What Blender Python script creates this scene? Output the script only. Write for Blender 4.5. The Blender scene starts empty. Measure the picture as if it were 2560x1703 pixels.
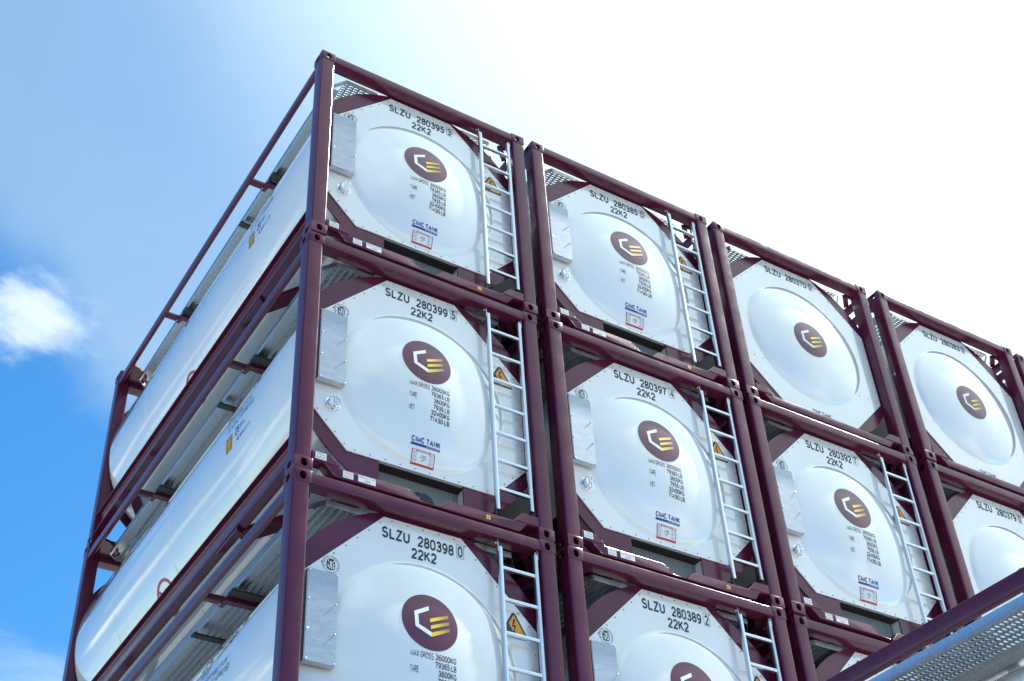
import bpy, bmesh, math, random
from mathutils import Vector, Matrix
random.seed(7)
S = bpy.context.scene
COL = S.collection
R = math.radians

# ------------------------------------------------------------------ camera
cam = bpy.data.cameras.new('camera')
cam.sensor_width = 36.0
cam.lens = 48.344
cam.clip_start = 0.05
cam.clip_end = 3000.0
cam_o = bpy.data.objects.new('camera', cam)
COL.objects.link(cam_o)
RT = (0.8475984865, -0.5282700830, -0.0500751944)      # right
DN = (0.3102305748, 0.5698860939, -0.7609118415)       # down
FW = (0.4305041186, 0.6294128689, 0.6469201221)        # forward
TOP = 12.955                                           # five containers of 2.591 m
cam_o.matrix_world = Matrix((
    (RT[0], -DN[0], -FW[0], -3.4583),
    (RT[1], -DN[1], -FW[1], -8.1388),
    (RT[2], -DN[2], -FW[2], TOP - 11.4348),
    (0, 0, 0, 1)))
S.camera = cam_o

# ------------------------------------------------------------------ light
SUN = Vector((0.63, -0.04, 0.776)).normalized()
sun = bpy.data.lights.new('sun', 'SUN')
sun.energy = 3.6
sun.angle = R(0.55)
sun.color = (1.0, 0.975, 0.93)
sun_o = bpy.data.objects.new('sun', sun)
COL.objects.link(sun_o)
sun_o.location = SUN * 60
sun_o.rotation_euler = SUN.to_track_quat('Z', 'Y').to_euler()

world = bpy.data.worlds.new('World')
S.world = world
world.use_nodes = True


class NG:
    """small helper to wire shader nodes"""
    def __init__(self, tree):
        self.t = tree

    def n(self, kind, **kw):
        node = self.t.nodes.new(kind)
        for k, v in kw.items():
            if k == 'inp':
                for a, b in v.items():
                    self.put(node.inputs[a], b)
            else:
                setattr(node, k, v)
        return node

    def put(self, sock, v):
        if isinstance(v, bpy.types.NodeSocket):
            self.t.links.new(v, sock)
        else:
            sock.default_value = v

    def math(self, op, a, b=0.0, c=0.0, clamp=False):
        m = self.n('ShaderNodeMath', operation=op, use_clamp=clamp)
        self.put(m.inputs[0], a); self.put(m.inputs[1], b); self.put(m.inputs[2], c)
        return m.outputs[0]

    def ramp(self, v, lo, hi, a=0.0, b=1.0):
        m = self.n('ShaderNodeMapRange', interpolation_type='SMOOTHSTEP')
        self.put(m.inputs[0], v)
        m.inputs[1].default_value = lo; m.inputs[2].default_value = hi
        m.inputs[3].default_value = a; m.inputs[4].default_value = b
        return m.outputs[0]

    def mix(self, f, a, b, blend='MIX'):
        m = self.n('ShaderNodeMix', data_type='RGBA', blend_type=blend)
        self.put(m.inputs[0], f); self.put(m.inputs[6], a); self.put(m.inputs[7], b)
        return m.outputs[2]

    def noise(self, vec, scale, detail=4.0, rough=0.55, dist=0.0, w=None):
        m = self.n('ShaderNodeTexNoise')
        if w is not None:
            m.noise_dimensions = '4D'
            m.inputs['W'].default_value = w
        if vec is not None:
            self.put(m.inputs['Vector'], vec)
        m.inputs['Scale'].default_value = scale
        m.inputs['Detail'].default_value = detail
        m.inputs['Roughness'].default_value = rough
        m.inputs['Distortion'].default_value = dist
        return m.outputs[0]


def build_sky():
    t = world.node_tree
    t.nodes.clear()
    g = NG(t)
    tc = g.n('ShaderNodeTexCoord')
    d = tc.outputs['Generated']
    sky = g.n('ShaderNodeTexSky', sky_type='NISHITA', sun_disc=False)
    sky.sun_elevation = math.asin(SUN.z)
    sky.sun_rotation = math.atan2(SUN.x, SUN.y)
    sky.air_density = 1.0
    sky.dust_density = 0.7
    sky.ozone_density = 3.5
    hs0 = g.n('ShaderNodeHueSaturation', inp={'Saturation': 1.32, 'Value': 1.0, 'Color': sky.outputs[0]})
    hs = g.n('ShaderNodeVectorMath', operation='MULTIPLY', inp={0: hs0.outputs[0], 1: (0.98, 1.12, 1.06)})
    dot = g.n('ShaderNodeVectorMath', operation='DOT_PRODUCT')
    g.put(dot.inputs[0], d); dot.inputs[1].default_value = SUN
    cs = dot.outputs['Value']
    sep = g.n('ShaderNodeSeparateXYZ', inp={0: d})
    zz = g.math('ADD', g.math('MAXIMUM', sep.outputs[2], 0.0), 0.12)
    plan = g.n('ShaderNodeCombineXYZ', inp={0: g.math('DIVIDE', sep.outputs[0], zz), 1: g.math('DIVIDE', sep.outputs[1], zz)})
    p = plan.outputs[0]
    n1 = g.noise(p, 2.2, 9.0, 0.58, 0.35, 3.1)
    n2 = g.noise(p, 0.95, 10.0, 0.60, 0.5, 19.4)
    n3 = g.noise(p, 1.6, 5.0, 0.5, 0.4, 2.2)
    n4 = g.noise(p, 9.0, 6.0, 0.6, 0.3, 8.8)
    # a thin high deck overhead, thickest toward the sun
    v = g.math('ADD', g.math('MULTIPLY_ADD', cs, 2.0, sep.outputs[2]), g.math('MULTIPLY', g.math('SUBTRACT', n1, 0.5), 0.42))
    edge = g.ramp(v, 1.70, 1.83)
    sunward = g.ramp(g.math('ADD', cs, g.math('MULTIPLY', g.math('SUBTRACT', n1, 0.5), 0.06)), 0.655, 0.81)
    body = g.ramp(n3, 0.25, 0.75, 0.33, 0.50)
    veil = g.math('MULTIPLY', edge, g.math('ADD', body, g.math('MULTIPLY', sunward, 0.52)), clamp=True)
    # fair-weather clouds over the rest of the sky, and one small tuft low at the deck's edge
    puff = g.math('MULTIPLY', g.ramp(n2, 0.47, 0.66), 0.90)
    off = g.n('ShaderNodeVectorMath', operation='DISTANCE', inp={0: p, 1: (0.158, 1.030, 0.0)})
    tuft = g.ramp(g.math('SUBTRACT', g.math('MULTIPLY', g.math('SUBTRACT', n4, 0.5), 0.50), off.outputs['Value']), -0.085, 0.06, 0.0, 0.80)
    puff = g.math('MAXIMUM', puff, tuft)
    up = g.ramp(sep.outputs[2], 0.02, 0.25)
    puff = g.math('MULTIPLY', puff, up)
    glow = g.math('POWER', g.math('MAXIMUM', cs, 0.0), 9.0)
    lum = g.math('ADD', 3.7, g.math('MULTIPLY', glow, 11.0))
    deck = g.n('ShaderNodeVectorMath', operation='SCALE')
    deck.inputs[0].default_value = (0.80, 1.02, 1.10)
    g.put(deck.inputs['Scale'], lum)
    tuftc = g.n('ShaderNodeVectorMath', operation='SCALE')
    tuftc.inputs[0].default_value = (0.88, 1.0, 1.06)
    g.put(tuftc.inputs['Scale'], g.ramp(n2, 0.50, 0.75, 5.0, 8.5))
    colr = g.mix(veil, hs.outputs[0], deck.outputs[0])
    colr = g.mix(puff, colr, tuftc.outputs[0])
    bg = g.n('ShaderNodeBackground', inp={'Color': colr, 'Strength': 0.1})
    out = g.n('ShaderNodeOutputWorld')
    t.links.new(bg.outputs[0], out.inputs[0])


build_sky()
S.view_settings.view_transform = 'Standard'
S.view_settings.look = 'None'
S.view_settings.exposure = 1.25
S.view_settings.gamma = 1.0
S.view_settings.use_curve_mapping = False
S.render.engine = 'CYCLES'
S.cycles.max_bounces = 8
S.cycles.diffuse_bounces = 4
S.cycles.glossy_bounces = 4


# ------------------------------------------------------------------ materials
def mat(name, base, rough=0.5, metal=0.0, coat=0.0, build=None, spec=0.5, ior=1.5):
    m = bpy.data.materials.new(name)
    m.use_nodes = True
    b = m.node_tree.nodes['Principled BSDF']
    b.inputs['Base Color'].default_value = (*base, 1)
    b.inputs['Roughness'].default_value = rough
    b.inputs['Metallic'].default_value = metal
    b.inputs['Specular IOR Level'].default_value = spec
    b.inputs['IOR'].default_value = ior
    b.inputs['Coat Weight'].default_value = coat
    b.inputs['Coat Roughness'].default_value = 0.06
    if build:
        build(NG(m.node_tree), b)
    return m


def objco(g):
    return g.n('ShaderNodeTexCoord').outputs['Object']


def worldpos(g):
    return g.n('ShaderNodeNewGeometry').outputs['Position']


def b_maroon(g, b):
    p = worldpos(g)
    n = g.noise(p, 2.3, 5.0, 0.6)
    c = g.mix(g.ramp(n, 0.3, 0.7), (0.082, 0.0085, 0.030, 1), (0.106, 0.0115, 0.038, 1))
    # pale chips and dried specks
    sp = g.noise(p, 62.0, 2.0, 0.5)
    patch = g.ramp(g.noise(p, 3.1, 3.0, 0.55), 0.50, 0.66)
    f = g.math('MULTIPLY', g.ramp(sp, 0.685, 0.73), patch)
    c = g.mix(g.math('MULTIPLY', f, 0.55), c, (0.42, 0.30, 0.34, 1))
    b.inputs['Base Color'].default_value = (0.1, 0.016, 0.032, 1)
    g.put(b.inputs['Base Color'], c)
    g.put(b.inputs['Roughness'], g.ramp(g.noise(p, 5.0, 4.0, 0.6), 0.3, 0.7, 0.15, 0.24))
    bump = g.n('ShaderNodeBump', inp={'Strength': 0.035, 'Distance': 0.01, 'Height': g.noise(p, 16.0, 2.0, 0.5)})
    g.put(b.inputs['Normal'], bump.outputs[0])


def b_white(g, b):
    p = worldpos(g)
    n = g.noise(p, 1.4, 4.0, 0.6)
    c = g.mix(g.ramp(n, 0.3, 0.72), (0.80, 0.80, 0.79, 1), (0.74, 0.745, 0.74, 1))
    # faint rain streaks of dust
    mp = g.n('ShaderNodeMapping', inp={'Vector': p, 'Scale': (22.0, 22.0, 0.9)})
    s = g.noise(mp.outputs[0], 1.0, 4.0, 0.6)
    c = g.mix(g.math('MULTIPLY', g.ramp(s, 0.6, 0.85), 0.10), c, (0.50, 0.47, 0.42, 1))
    g.put(b.inputs['Base Color'], c)
    g.put(b.inputs['Roughness'], g.ramp(g.noise(p, 2.5, 3.0, 0.5), 0.3, 0.7, 0.07, 0.12))
    bump = g.n('ShaderNodeBump', inp={'Strength': 0.05, 'Distance': 0.02, 'Height': g.noise(p, 2.2, 1.0, 0.4)})
    g.put(b.inputs['Normal'], bump.outputs[0])


def b_galv(g, b):
    p = worldpos(g)
    vo = g.n('ShaderNodeTexVoronoi', inp={'Vector': p, 'Scale': 55.0})
    c = g.mix(g.ramp(vo.outputs[0], 0.0, 0.9), (0.50, 0.52, 0.54, 1), (0.62, 0.64, 0.66, 1))
    g.put(b.inputs['Base Color'], c)
    g.put(b.inputs['Roughness'], g.ramp(g.noise(p, 18.0, 4.0, 0.6), 0.3, 0.7, 0.30, 0.46))


def b_plate(g, b):
    p = objco(g)
    sep = g.n('ShaderNodeSeparateXYZ', inp={0: p})
    # rows of stamped characters, too small to read
    row = g.math('FRACT', g.math('MULTIPLY', sep.outputs[2], 62.0))
    inrow = g.math('MULTIPLY', g.math('GREATER_THAN', row, 0.25), g.math('LESS_THAN', row, 0.72))
    mp = g.n('ShaderNodeMapping', inp={'Vector': p, 'Scale': (150.0, 1.0, 61.0)})
    ch = g.noise(mp.outputs[0], 1.0, 2.0, 0.6)
    blk = g.noise(g.n('ShaderNodeMapping', inp={'Vector': p, 'Scale': (7.0, 1.0, 24.0)}).outputs[0], 1.0, 2.0, 0.5)
    f = g.math('MULTIPLY', g.math('MULTIPLY', inrow, g.ramp(ch, 0.47, 0.56)), g.ramp(blk, 0.44, 0.54))
    c = g.mix(g.math('MULTIPLY', f, 0.3), (0.36, 0.39, 0.43, 1), (0.76, 0.87, 0.88, 1))
    g.put(b.inputs['Base Color'], c)
    g.put(b.inputs['Roughness'], g.math('ADD', 0.42, g.math('MULTIPLY', f, 0.04)))


def b_alu(g, b):
    p = objco(g)
    mp = g.n('ShaderNodeMapping', inp={'Vector': p, 'Scale': (90.0, 90.0, 3.0)})
    g.put(b.inputs['Roughness'], g.ramp(g.noise(mp.outputs[0], 1.0, 3.0, 0.6), 0.3, 0.7, 0.26, 0.40))


def b_yellow(g, b):
    p = objco(g)
    sep = g.n('ShaderNodeSeparateXYZ', inp={0: p})
    f = g.ramp(sep.outputs[0], 1.235, 1.40)
    g.put(b.inputs['Base Color'], g.mix(f, (0.80, 0.58, 0.035, 1), (0.30, 0.16, 0.05, 1)))


def b_ground(g, b):
    p = worldpos(g)
    n = g.noise(p, 0.16, 8.0, 0.62)
    f = g.noise(p, 9.0, 5.0, 0.6)
    c = g.mix(g.ramp(n, 0.3, 0.7), (0.235, 0.235, 0.235, 1), (0.31, 0.31, 0.305, 1))
    c = g.mix(g.math('MULTIPLY', g.ramp(f, 0.4, 0.75), 0.3), c, (0.22, 0.21, 0.19, 1))
    g.put(b.inputs['Base Color'], c)
    bump = g.n('ShaderNodeBump', inp={'Strength': 0.3, 'Distance': 0.02, 'Height': f})
    g.put(b.inputs['Normal'], bump.outputs[0])


M = {
    'maroon': mat('maroon_paint', (0.1, 0.016, 0.032), 0.28, build=b_maroon),
    'white': mat('white_cladding', (0.8, 0.8, 0.79), 0.11, build=b_white, coat=1.0, ior=1.95),
    'galv': mat('galvanised_steel', (0.56, 0.58, 0.6), 0.38, 1.0, build=b_galv),
    'plate': mat('stamped_plate', (0.5, 0.54, 0.58), 0.28, 0.9, build=b_plate),
    'alu': mat('ladder_aluminium', (0.66, 0.68, 0.70), 0.32, 1.0, build=b_alu),
    'chrome': mat('polished_steel', (0.74, 0.75, 0.77), 0.10, 1.0),
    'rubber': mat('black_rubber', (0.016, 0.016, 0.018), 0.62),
    'strap': mat('dark_bracket', (0.035, 0.038, 0.036), 0.55),
    'screw': mat('screw_head', (0.10, 0.11, 0.12), 0.4, 0.8),
    'ink': mat('navy_black_ink', (0.012, 0.016, 0.036), 0.35),
    'blue': mat('blue_print', (0.012, 0.035, 0.26), 0.32),
    'red': mat('red_print', (0.50, 0.012, 0.03), 0.32),
    'label': mat('label_white', (0.76, 0.78, 0.80), 0.35),
    'logo': mat('logo_maroon', (0.098, 0.013, 0.042), 0.16, coat=0.3),
    'logow': mat('logo_white', (0.80, 0.81, 0.82), 0.2),
    'logoy': mat('logo_yellow', (0.8, 0.58, 0.035), 0.25, build=b_yellow),
    'orange': mat('orange_print', (0.80, 0.31, 0.012), 0.3),
    'sticker': mat('yellow_sticker', (0.80, 0.42, 0.015), 0.35),
    'grey': mat('grey_print', (0.40, 0.43, 0.46), 0.4),
    'recess': mat('recess_shade_grey', (0.17, 0.18, 0.19), 0.5),  # shade of the white recess wall, put into the colour
    'canvas': mat('dark_blue_canvas', (0.012, 0.017, 0.034), 0.7),
    'weld': mat('bare_weld', (0.62, 0.56, 0.57), 0.30, 0.9),
    'ground': mat('yard_concrete', (0.35, 0.33, 0.3), 0.85, build=b_ground),
}


# ------------------------------------------------------------------ mesh tools
class MB:
    def __init__(self):
        self.v = []
        self.f = []

    def add(self, vs, fs):
        o = len(self.v)
        self.v += [tuple(p) for p in vs]
        self.f += [[i + o for i in f] for f in fs]
        return self

    def box(self, x0, x1, y0, y1, z0, z1):
        vs = [(x, y, z) for x in (x0, x1) for y in (y0, y1) for z in (z0, z1)]
        return self.add(vs, [(0, 1, 3, 2), (4, 6, 7, 5), (0, 4, 5, 1), (2, 3, 7, 6), (0, 2, 6, 4), (1, 5, 7, 3)])

    def prism(self, poly, axis, a, b):
        def pt(p, t):
            if axis == 'z': return (p[0], p[1], t)
            if axis == 'y': return (p[0], t, p[1])
            return (t, p[0], p[1])
        n = len(poly)
        vs = [pt(p, a) for p in poly] + [pt(p, b) for p in poly]
        fs = [tuple(range(n)), tuple(range(2 * n - 1, n - 1, -1))]
        fs += [(i, i + n, (i + 1) % n + n, (i + 1) % n) for i in range(n)]
        return self.add(vs, fs)

    def bar(self, p, q, w, h, up=(0, 0, 1)):
        """rectangular bar from p to q; w across, h along up"""
        p, q, up = Vector(p), Vector(q), Vector(up)
        d = (q - p).normalized()
        s = d.cross(up).normalized() * (w / 2)
        u = s.cross(d).normalized() * (h / 2)
        vs = [c + a * s + b * u for c in (p, q) for a, b in ((-1, -1), (1, -1), (1, 1), (-1, 1))]
        return self.add(vs, [(0, 1, 2, 3), (7, 6, 5, 4)] + [(i, i + 4, (i + 1) % 4 + 4, (i + 1) % 4) for i in range(4)])

    def tube(self, p, q, r, n=12, r2=None):
        p, q = Vector(p), Vector(q)
        d = (q - p).normalized()
        s = d.orthogonal().normalized()
        u = d.cross(s)
        r2 = r if r2 is None else r2
        vs = []
        for c, rr in ((p, r), (q, r2)):
            for i in range(n):
                a = 2 * math.pi * i / n
                vs.append(c + (s * math.cos(a) + u * math.sin(a)) * rr)
        return self.add(vs, [tuple(range(n)), tuple(range(2 * n - 1, n - 1, -1))] + [(i, i + n, (i + 1) % n + n, (i + 1) % n) for i in range(n)])

    def lathe(self, prof, c, axis='y', n=24, sx=1.0, sz=1.0):
        """prof: list of (radius, t along axis) ; closed at ends when radius is 0"""
        rings = []
        for r, t in prof:
            ring = []
            for i in range(n):
                a = 2 * math.pi * i / n
                ca, sa = math.cos(a) * r * sx, math.sin(a) * r * sz
                ring.append((c[0] + ca, c[1] + t, c[2] + sa) if axis == 'y' else (c[0] + ca, c[1] + sa, c[2] + t))
            rings.append(ring)
        vs = [p for ring in rings for p in ring]
        fs = []
        for k in range(len(rings) - 1):
            for i in range(n):
                j = (i + 1) % n
                fs.append((k * n + i, k * n + j, (k + 1) * n + j, (k + 1) * n + i))
        fs.append(tuple(range(n)))
        m = (len(rings) - 1) * n
        fs.append(tuple(range(m + n - 1, m - 1, -1)))
        return self.add(vs, fs)

    def mesh(self, name, material, angle=35, smooth=True, recalc=True, merge=False):
        me = bpy.data.meshes.new(name)
        me.from_pydata(self.v, [], self.f)
        if recalc or merge:
            bm = bmesh.new(); bm.from_mesh(me)
            if merge:
                bmesh.ops.remove_doubles(bm, verts=bm.verts, dist=1e-5)
            if recalc:
                bmesh.ops.recalc_face_normals(bm, faces=bm.faces)
            bm.to_mesh(me); bm.free()
        if smooth:
            me.shade_smooth()
            me.set_sharp_from_angle(angle=R(angle))
        me.materials.append(material)
        return me


def roundrect(x0, y0, x1, y1, r, n=5):
    out = []
    for cx, cy, a0 in ((x1 - r, y0 + r, -90), (x1 - r, y1 - r, 0), (x0 + r, y1 - r, 90), (x0 + r, y0 + r, 180)):
        for i in range(n + 1):
            a = R(a0 + 90 * i / n)
            out.append((cx + r * math.cos(a), cy + r * math.sin(a)))
    return out


def mirror_mesh(me, name, ax, c):
    """copy of a mesh mirrored about coordinate c on axis ax"""
    m = me.copy(); m.name = name
    for v in m.vertices:
        v.co[ax] = 2 * c - v.co[ax]
    m.flip_normals()
    return m


def boolean(me, cutters, name):
    a = bpy.data.objects.new('tmp', me); COL.objects.link(a)
    tmp = [a]
    for c in cutters:
        o = bpy.data.objects.new('tmpc', c); COL.objects.link(o); tmp.append(o)
        md = a.modifiers.new('b', 'BOOLEAN'); md.operation = 'DIFFERENCE'; md.solver = 'EXACT'; md.object = o
    dg = bpy.context.evaluated_depsgraph_get()
    r = bpy.data.meshes.new_from_object(a.evaluated_get(dg))
    r.name = name
    for o in tmp:
        bpy.data.objects.remove(o)
    return r


# ------------------------------------------------------------------ lettering
def _arc(cx, cy, rx, ry, a0, a1, n=10):
    return [(cx + rx * math.cos(R(a0 + (a1 - a0) * i / n)), cy + ry * math.sin(R(a0 + (a1 - a0) * i / n))) for i in range(n + 1)]


def _glyphs():
    """plain upright grotesque capitals: centre lines in a box 1 high, with their widths"""
    G = {}
    w = 0.60
    G['0'] = (w, [_arc(.3, .68, .3, .32, 0, 180) + _arc(.3, .32, .3, .32, 180, 360) + [(.6, .68)]])
    G['1'] = (.34, [[(.02, .76), (.14, .82), (.25, 1.0), (.25, 0)]])
    G['2'] = (w, [_arc(.3, .71, .29, .29, 172, -28) + [(.40, .44), (.10, .16), (.01, 0), (.6, 0)]])
    G['3'] = (w, [_arc(.29, .745, .25, .255, 165, -78) + _arc(.29, .255, .30, .275, 82, -165), [(.22, .51), (.36, .51)]])
    G['4'] = (w, [[(.47, 0), (.47, 1), (.0, .30), (.62, .30)]])
    G['5'] = (w, [[(.55, 1), (.12, 1), (.05, .50)] + _arc(.29, .315, .30, .315, 132, -165)])
    G['6'] = (w, [_arc(.31, .31, .29, .31, 160, -200, 16), _arc(.36, .42, .355, .58, 62, 192)])
    G['7'] = (w, [[(.0, 1), (.6, 1), (.36, .55), (.22, 0)]])
    G['8'] = (w, [_arc(.3, .755, .255, .245, -90, 270, 16), _arc(.3, .265, .30, .265, -90, 270, 16)])
    G['9'] = (w, [_arc(.29, .69, .29, .31, -20, 340, 16), _arc(.24, .58, .355, .58, 12, -118)])
    G['A'] = (.70, [[(0, 0), (.35, 1), (.70, 0)], [(.13, .34), (.57, .34)]])
    G['B'] = (.62, [[(.02, 0), (.02, 1), (.34, 1)] + _arc(.34, .76, .24, .24, 90, -90, 8) + [(.02, .52)], [(.30, .52), (.34, .52)] + _arc(.34, .26, .28, .26, 90, -90, 8) + [(.02, 0)]])
    G['C'] = (.68, [_arc(.36, .5, .36, .5, 38, 322, 16)])
    G['D'] = (.66, [[(.02, 0), (.02, 1), (.28, 1)] + _arc(.28, .5, .38, .5, 90, -90, 12) + [(.02, 0)]])
    G['E'] = (.56, [[(.56, 1), (.02, 1), (.02, 0), (.56, 0)], [(.02, .52), (.50, .52)]])
    G['F'] = (.54, [[(.54, 1), (.02, 1), (.02, 0)], [(.02, .52), (.46, .52)]])
    G['G'] = (.72, [_arc(.36, .5, .36, .5, 42, 318, 16) + [(.66, .18), (.66, .46), (.38, .46)]])
    G['H'] = (.64, [[(.02, 0), (.02, 1)], [(.62, 0), (.62, 1)], [(.02, .52), (.62, .52)]])
    G['I'] = (.10, [[(.05, 0), (.05, 1)]])
    G['K'] = (.66, [[(.02, 0), (.02, 1)], [(.62, 1), (.03, .38)], [(.24, .58), (.66, 0)]])
    G['L'] = (.52, [[(.02, 1), (.02, 0), (.52, 0)]])
    G['M'] = (.78, [[(.02, 0), (.02, 1), (.39, .05), (.76, 1), (.76, 0)]])
    G['N'] = (.66, [[(.02, 0), (.02, 1), (.64, 0), (.64, 1)]])
    G['O'] = (.76, [_arc(.38, .5, .38, .5, 0, 360, 24)])
    G['P'] = (.60, [[(.02, 0), (.02, 1), (.32, 1)] + _arc(.32, .73, .27, .27, 90, -90, 8) + [(.02, .46)]])
    G['R'] = (.64, [[(.02, 0), (.02, 1), (.34, 1)] + _arc(.34, .745, .26, .255, 90, -90, 8) + [(.02, .49)], [(.34, .49), (.62, 0)]])
    G['S'] = (.62, [_arc(.31, .745, .27, .255, 28, 205, 9) + _arc(.31, .745, .27, .235, 215, 268, 4) + _arc(.31, .265, .30, .245, 88, 30, 4) + _arc(.31, .265, .30, .265, 20, -158, 10)])
    G['T'] = (.62, [[(0, 1), (.62, 1)], [(.31, 1), (.31, 0)]])
    G['U'] = (.64, [[(.02, 1), (.02, .32)] + _arc(.32, .32, .30, .32, 180, 360, 12) + [(.62, .32), (.62, 1)]])
    G['V'] = (.68, [[(0, 1), (.34, 0), (.68, 1)]])
    G['W'] = (.96, [[(0, 1), (.24, 0), (.48, 1), (.72, 0), (.96, 1)]])
    G['X'] = (.66, [[(0, 0), (.66, 1)], [(0, 1), (.66, 0)]])
    G['Y'] = (.66, [[(0, 1), (.33, .45), (.66, 1)], [(.33, .45), (.33, 0)]])
    G['Z'] = (.62, [[(.02, 1), (.60, 1), (.0, 0), (.62, 0)]])
    G['.'] = (.12, [[(.06, 0), (.06, .05)]])
    G['/'] = (.34, [[(0, 0), (.34, 1)]])
    return G


GLYPH = _glyphs()


def _stroke(pts, t):
    """outline strip of a polyline, mitred, half width t"""
    P = []
    for p in pts:
        p = Vector(p)
        if not P or (p - P[-1]).length > 1e-4:
            P.append(p)
    closed = (P[0] - P[-1]).length < 1e-3
    if closed:
        P.pop()
    n = len(P)
    out = []
    for i in range(n):
        a = P[i - 1] if (i > 0 or closed) else None
        b = P[(i + 1) % n] if (i < n - 1 or closed) else None
        d1 = (P[i] - a).normalized() if a is not None else (b - P[i]).normalized()
        d2 = (b - P[i]).normalized() if b is not None else d1
        n1, n2 = Vector((-d1.y, d1.x)), Vector((-d2.y, d2.x))
        m = n1 + n2
        m = m / max(m.length_squared, 0.9) * 2
        if m.length > 2.0:
            m = m.normalized() * 2.0
        out.append((P[i] + m * t, P[i] - m * t))
    if not closed:
        # carry the ends of straight strokes to the box edge
        pass
    vs, fs = [], []
    for l, r in out:
        vs += [tuple(l), tuple(r)]
    for i in range(n if closed else n - 1):
        j = (i + 1) % n
        fs.append((2 * i, 2 * i + 1, 2 * j + 1, 2 * j))
    return vs, fs


_tc = {}


def text_geo(s, weight=0.15, space=0.20):
    """strokes of a line of lettering, fitted to the unit square; each stroke lifted a hair so none share a plane"""
    key = (s, weight, space)
    if key in _tc:
        return _tc[key]
    x = 0.0
    vs, fs = [], []
    k = 0
    for ch in s:
        if ch == ' ':
            x += 0.34
            continue
        wd, strokes = GLYPH[ch]
        for st in strokes:
            # keep the drawn weight inside the cap height
            h = weight / 2
            pts = [(x + px, h + py * (1 - weight)) for px, py in st]
            v, f = _stroke(pts, h)
            o = len(vs)
            vs += [(a, b, k) for a, b in v]
            fs += [tuple(i + o for i in q) for q in f]
            k = (k + 1) % 3
        x += wd + space + weight * 0.5
    x0 = min(v[0] for v in vs); x1 = max(v[0] for v in vs)
    vs = [((a - x0) / (x1 - x0), min(max(b, 0.0), 1.0), c) for a, b, c in vs]
    _tc[key] = (vs, fs, x1 - x0)
    return _tc[key]


class Print:
    """flat print laid on a surface: collects 2-D triangles, subdivides, maps to 3-D"""
    def __init__(self):
        self.v = []; self.f = []

    def tri(self, vs, fs):
        o = len(self.v)
        self.v += [(p[0], p[1], p[2] if len(p) > 2 else 0) for p in vs]
        self.f += [tuple(i + o for i in f) for f in fs]
        return self

    def text(self, s, x0, x1, y0, y1, weight=0.15):
        vs, fs, _ = text_geo(s, weight)
        return self.tri([(x0 + u * (x1 - x0), y0 + w * (y1 - y0), l) for u, w, l in vs], fs)

    def poly(self, pts):
        bm = bmesh.new()
        f = bm.faces.new([bm.verts.new((p[0], p[1], 0)) for p in pts])
        bmesh.ops.triangulate(bm, faces=[f])
        bm.verts.index_update()
        vs = [(v.co.x, v.co.y) for v in bm.verts]
        fs = [tuple(v.index for v in q.verts) for q in bm.faces]
        bm.free()
        return self.tri(vs, fs)

    def rect(self, x0, x1, y0, y1):
        return self.tri([(x0, y0), (x1, y0), (x1, y1), (x0, y1)], [(0, 1, 2, 3)])

    def disc(self, cx, cy, rx, ry=None, n=48, rings=6):
        ry = rx if ry is None else ry
        vs = [(cx, cy)]
        for k in range(1, rings + 1):
            for i in range(n):
                a = 2 * math.pi * i / n
                vs.append((cx + rx * k / rings * math.cos(a), cy + ry * k / rings * math.sin(a)))
        fs = [(0, 1 + i, 1 + (i + 1) % n) for i in range(n)]
        for k in range(rings - 1):
            b = 1 + k * n
            for i in range(n):
                j = (i + 1) % n
                fs.append((b + i, b + n + i, b + n + j, b + j))
        return self.tri(vs, fs)

    def ring(self, cx, cy, r0, r1, n=48, a0=0, a1=360):
        vs = []; fs = []
        full = abs(a1 - a0) >= 359.9
        m = n if full else n + 1
        for i in range(m):
            a = R(a0 + (a1 - a0) * i / n)
            for r in (r0, r1):
                vs.append((cx + r * math.cos(a), cy + r * math.sin(a)))
        for i in range(n):
            j = (i + 1) % m
            fs.append((2 * i, 2 * i + 1, 2 * j + 1, 2 * j))
        return self.tri(vs, fs)

    def mesh(self, name, fn, material, cut=None, smooth=True):
        bm = bmesh.new()
        bv = [bm.verts.new((a, b, l * 0.0005)) for a, b, l in self.v]
        for f in self.f:
            try:
                bm.faces.new([bv[i] for i in f])
            except ValueError:
                pass
        if cut:
            for _ in range(4):
                e = [q for q in bm.edges if q.calc_length() > cut]
                if not e:
                    break
                bmesh.ops.subdivide_edges(bm, edges=e, cuts=1, use_grid_fill=True)
                bmesh.ops.triangulate(bm, faces=[q for q in bm.faces if len(q.verts) > 4])
        for v in bm.verts:
            v.co = Vector(fn(v.co.x, v.co.y, v.co.z))
        me = bpy.data.meshes.new(name)
        bm.to_mesh(me); bm.free()
        if smooth:
            me.shade_smooth()
        me.materials.append(material)
        return me


# ------------------------------------------------------------------ the tank container, local frame: x across, y along, z up from its base
W, LEN, HT = 2.438, 6.058, 2.591
CX = W / 2
ZC = HT - 1.305            # tank axis
ZD = HT - 1.325            # middle of the domed end
TR = 1.2
PY = 0.13                  # front plane of the white end panel


def Z(z):
    return HT + z


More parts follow.
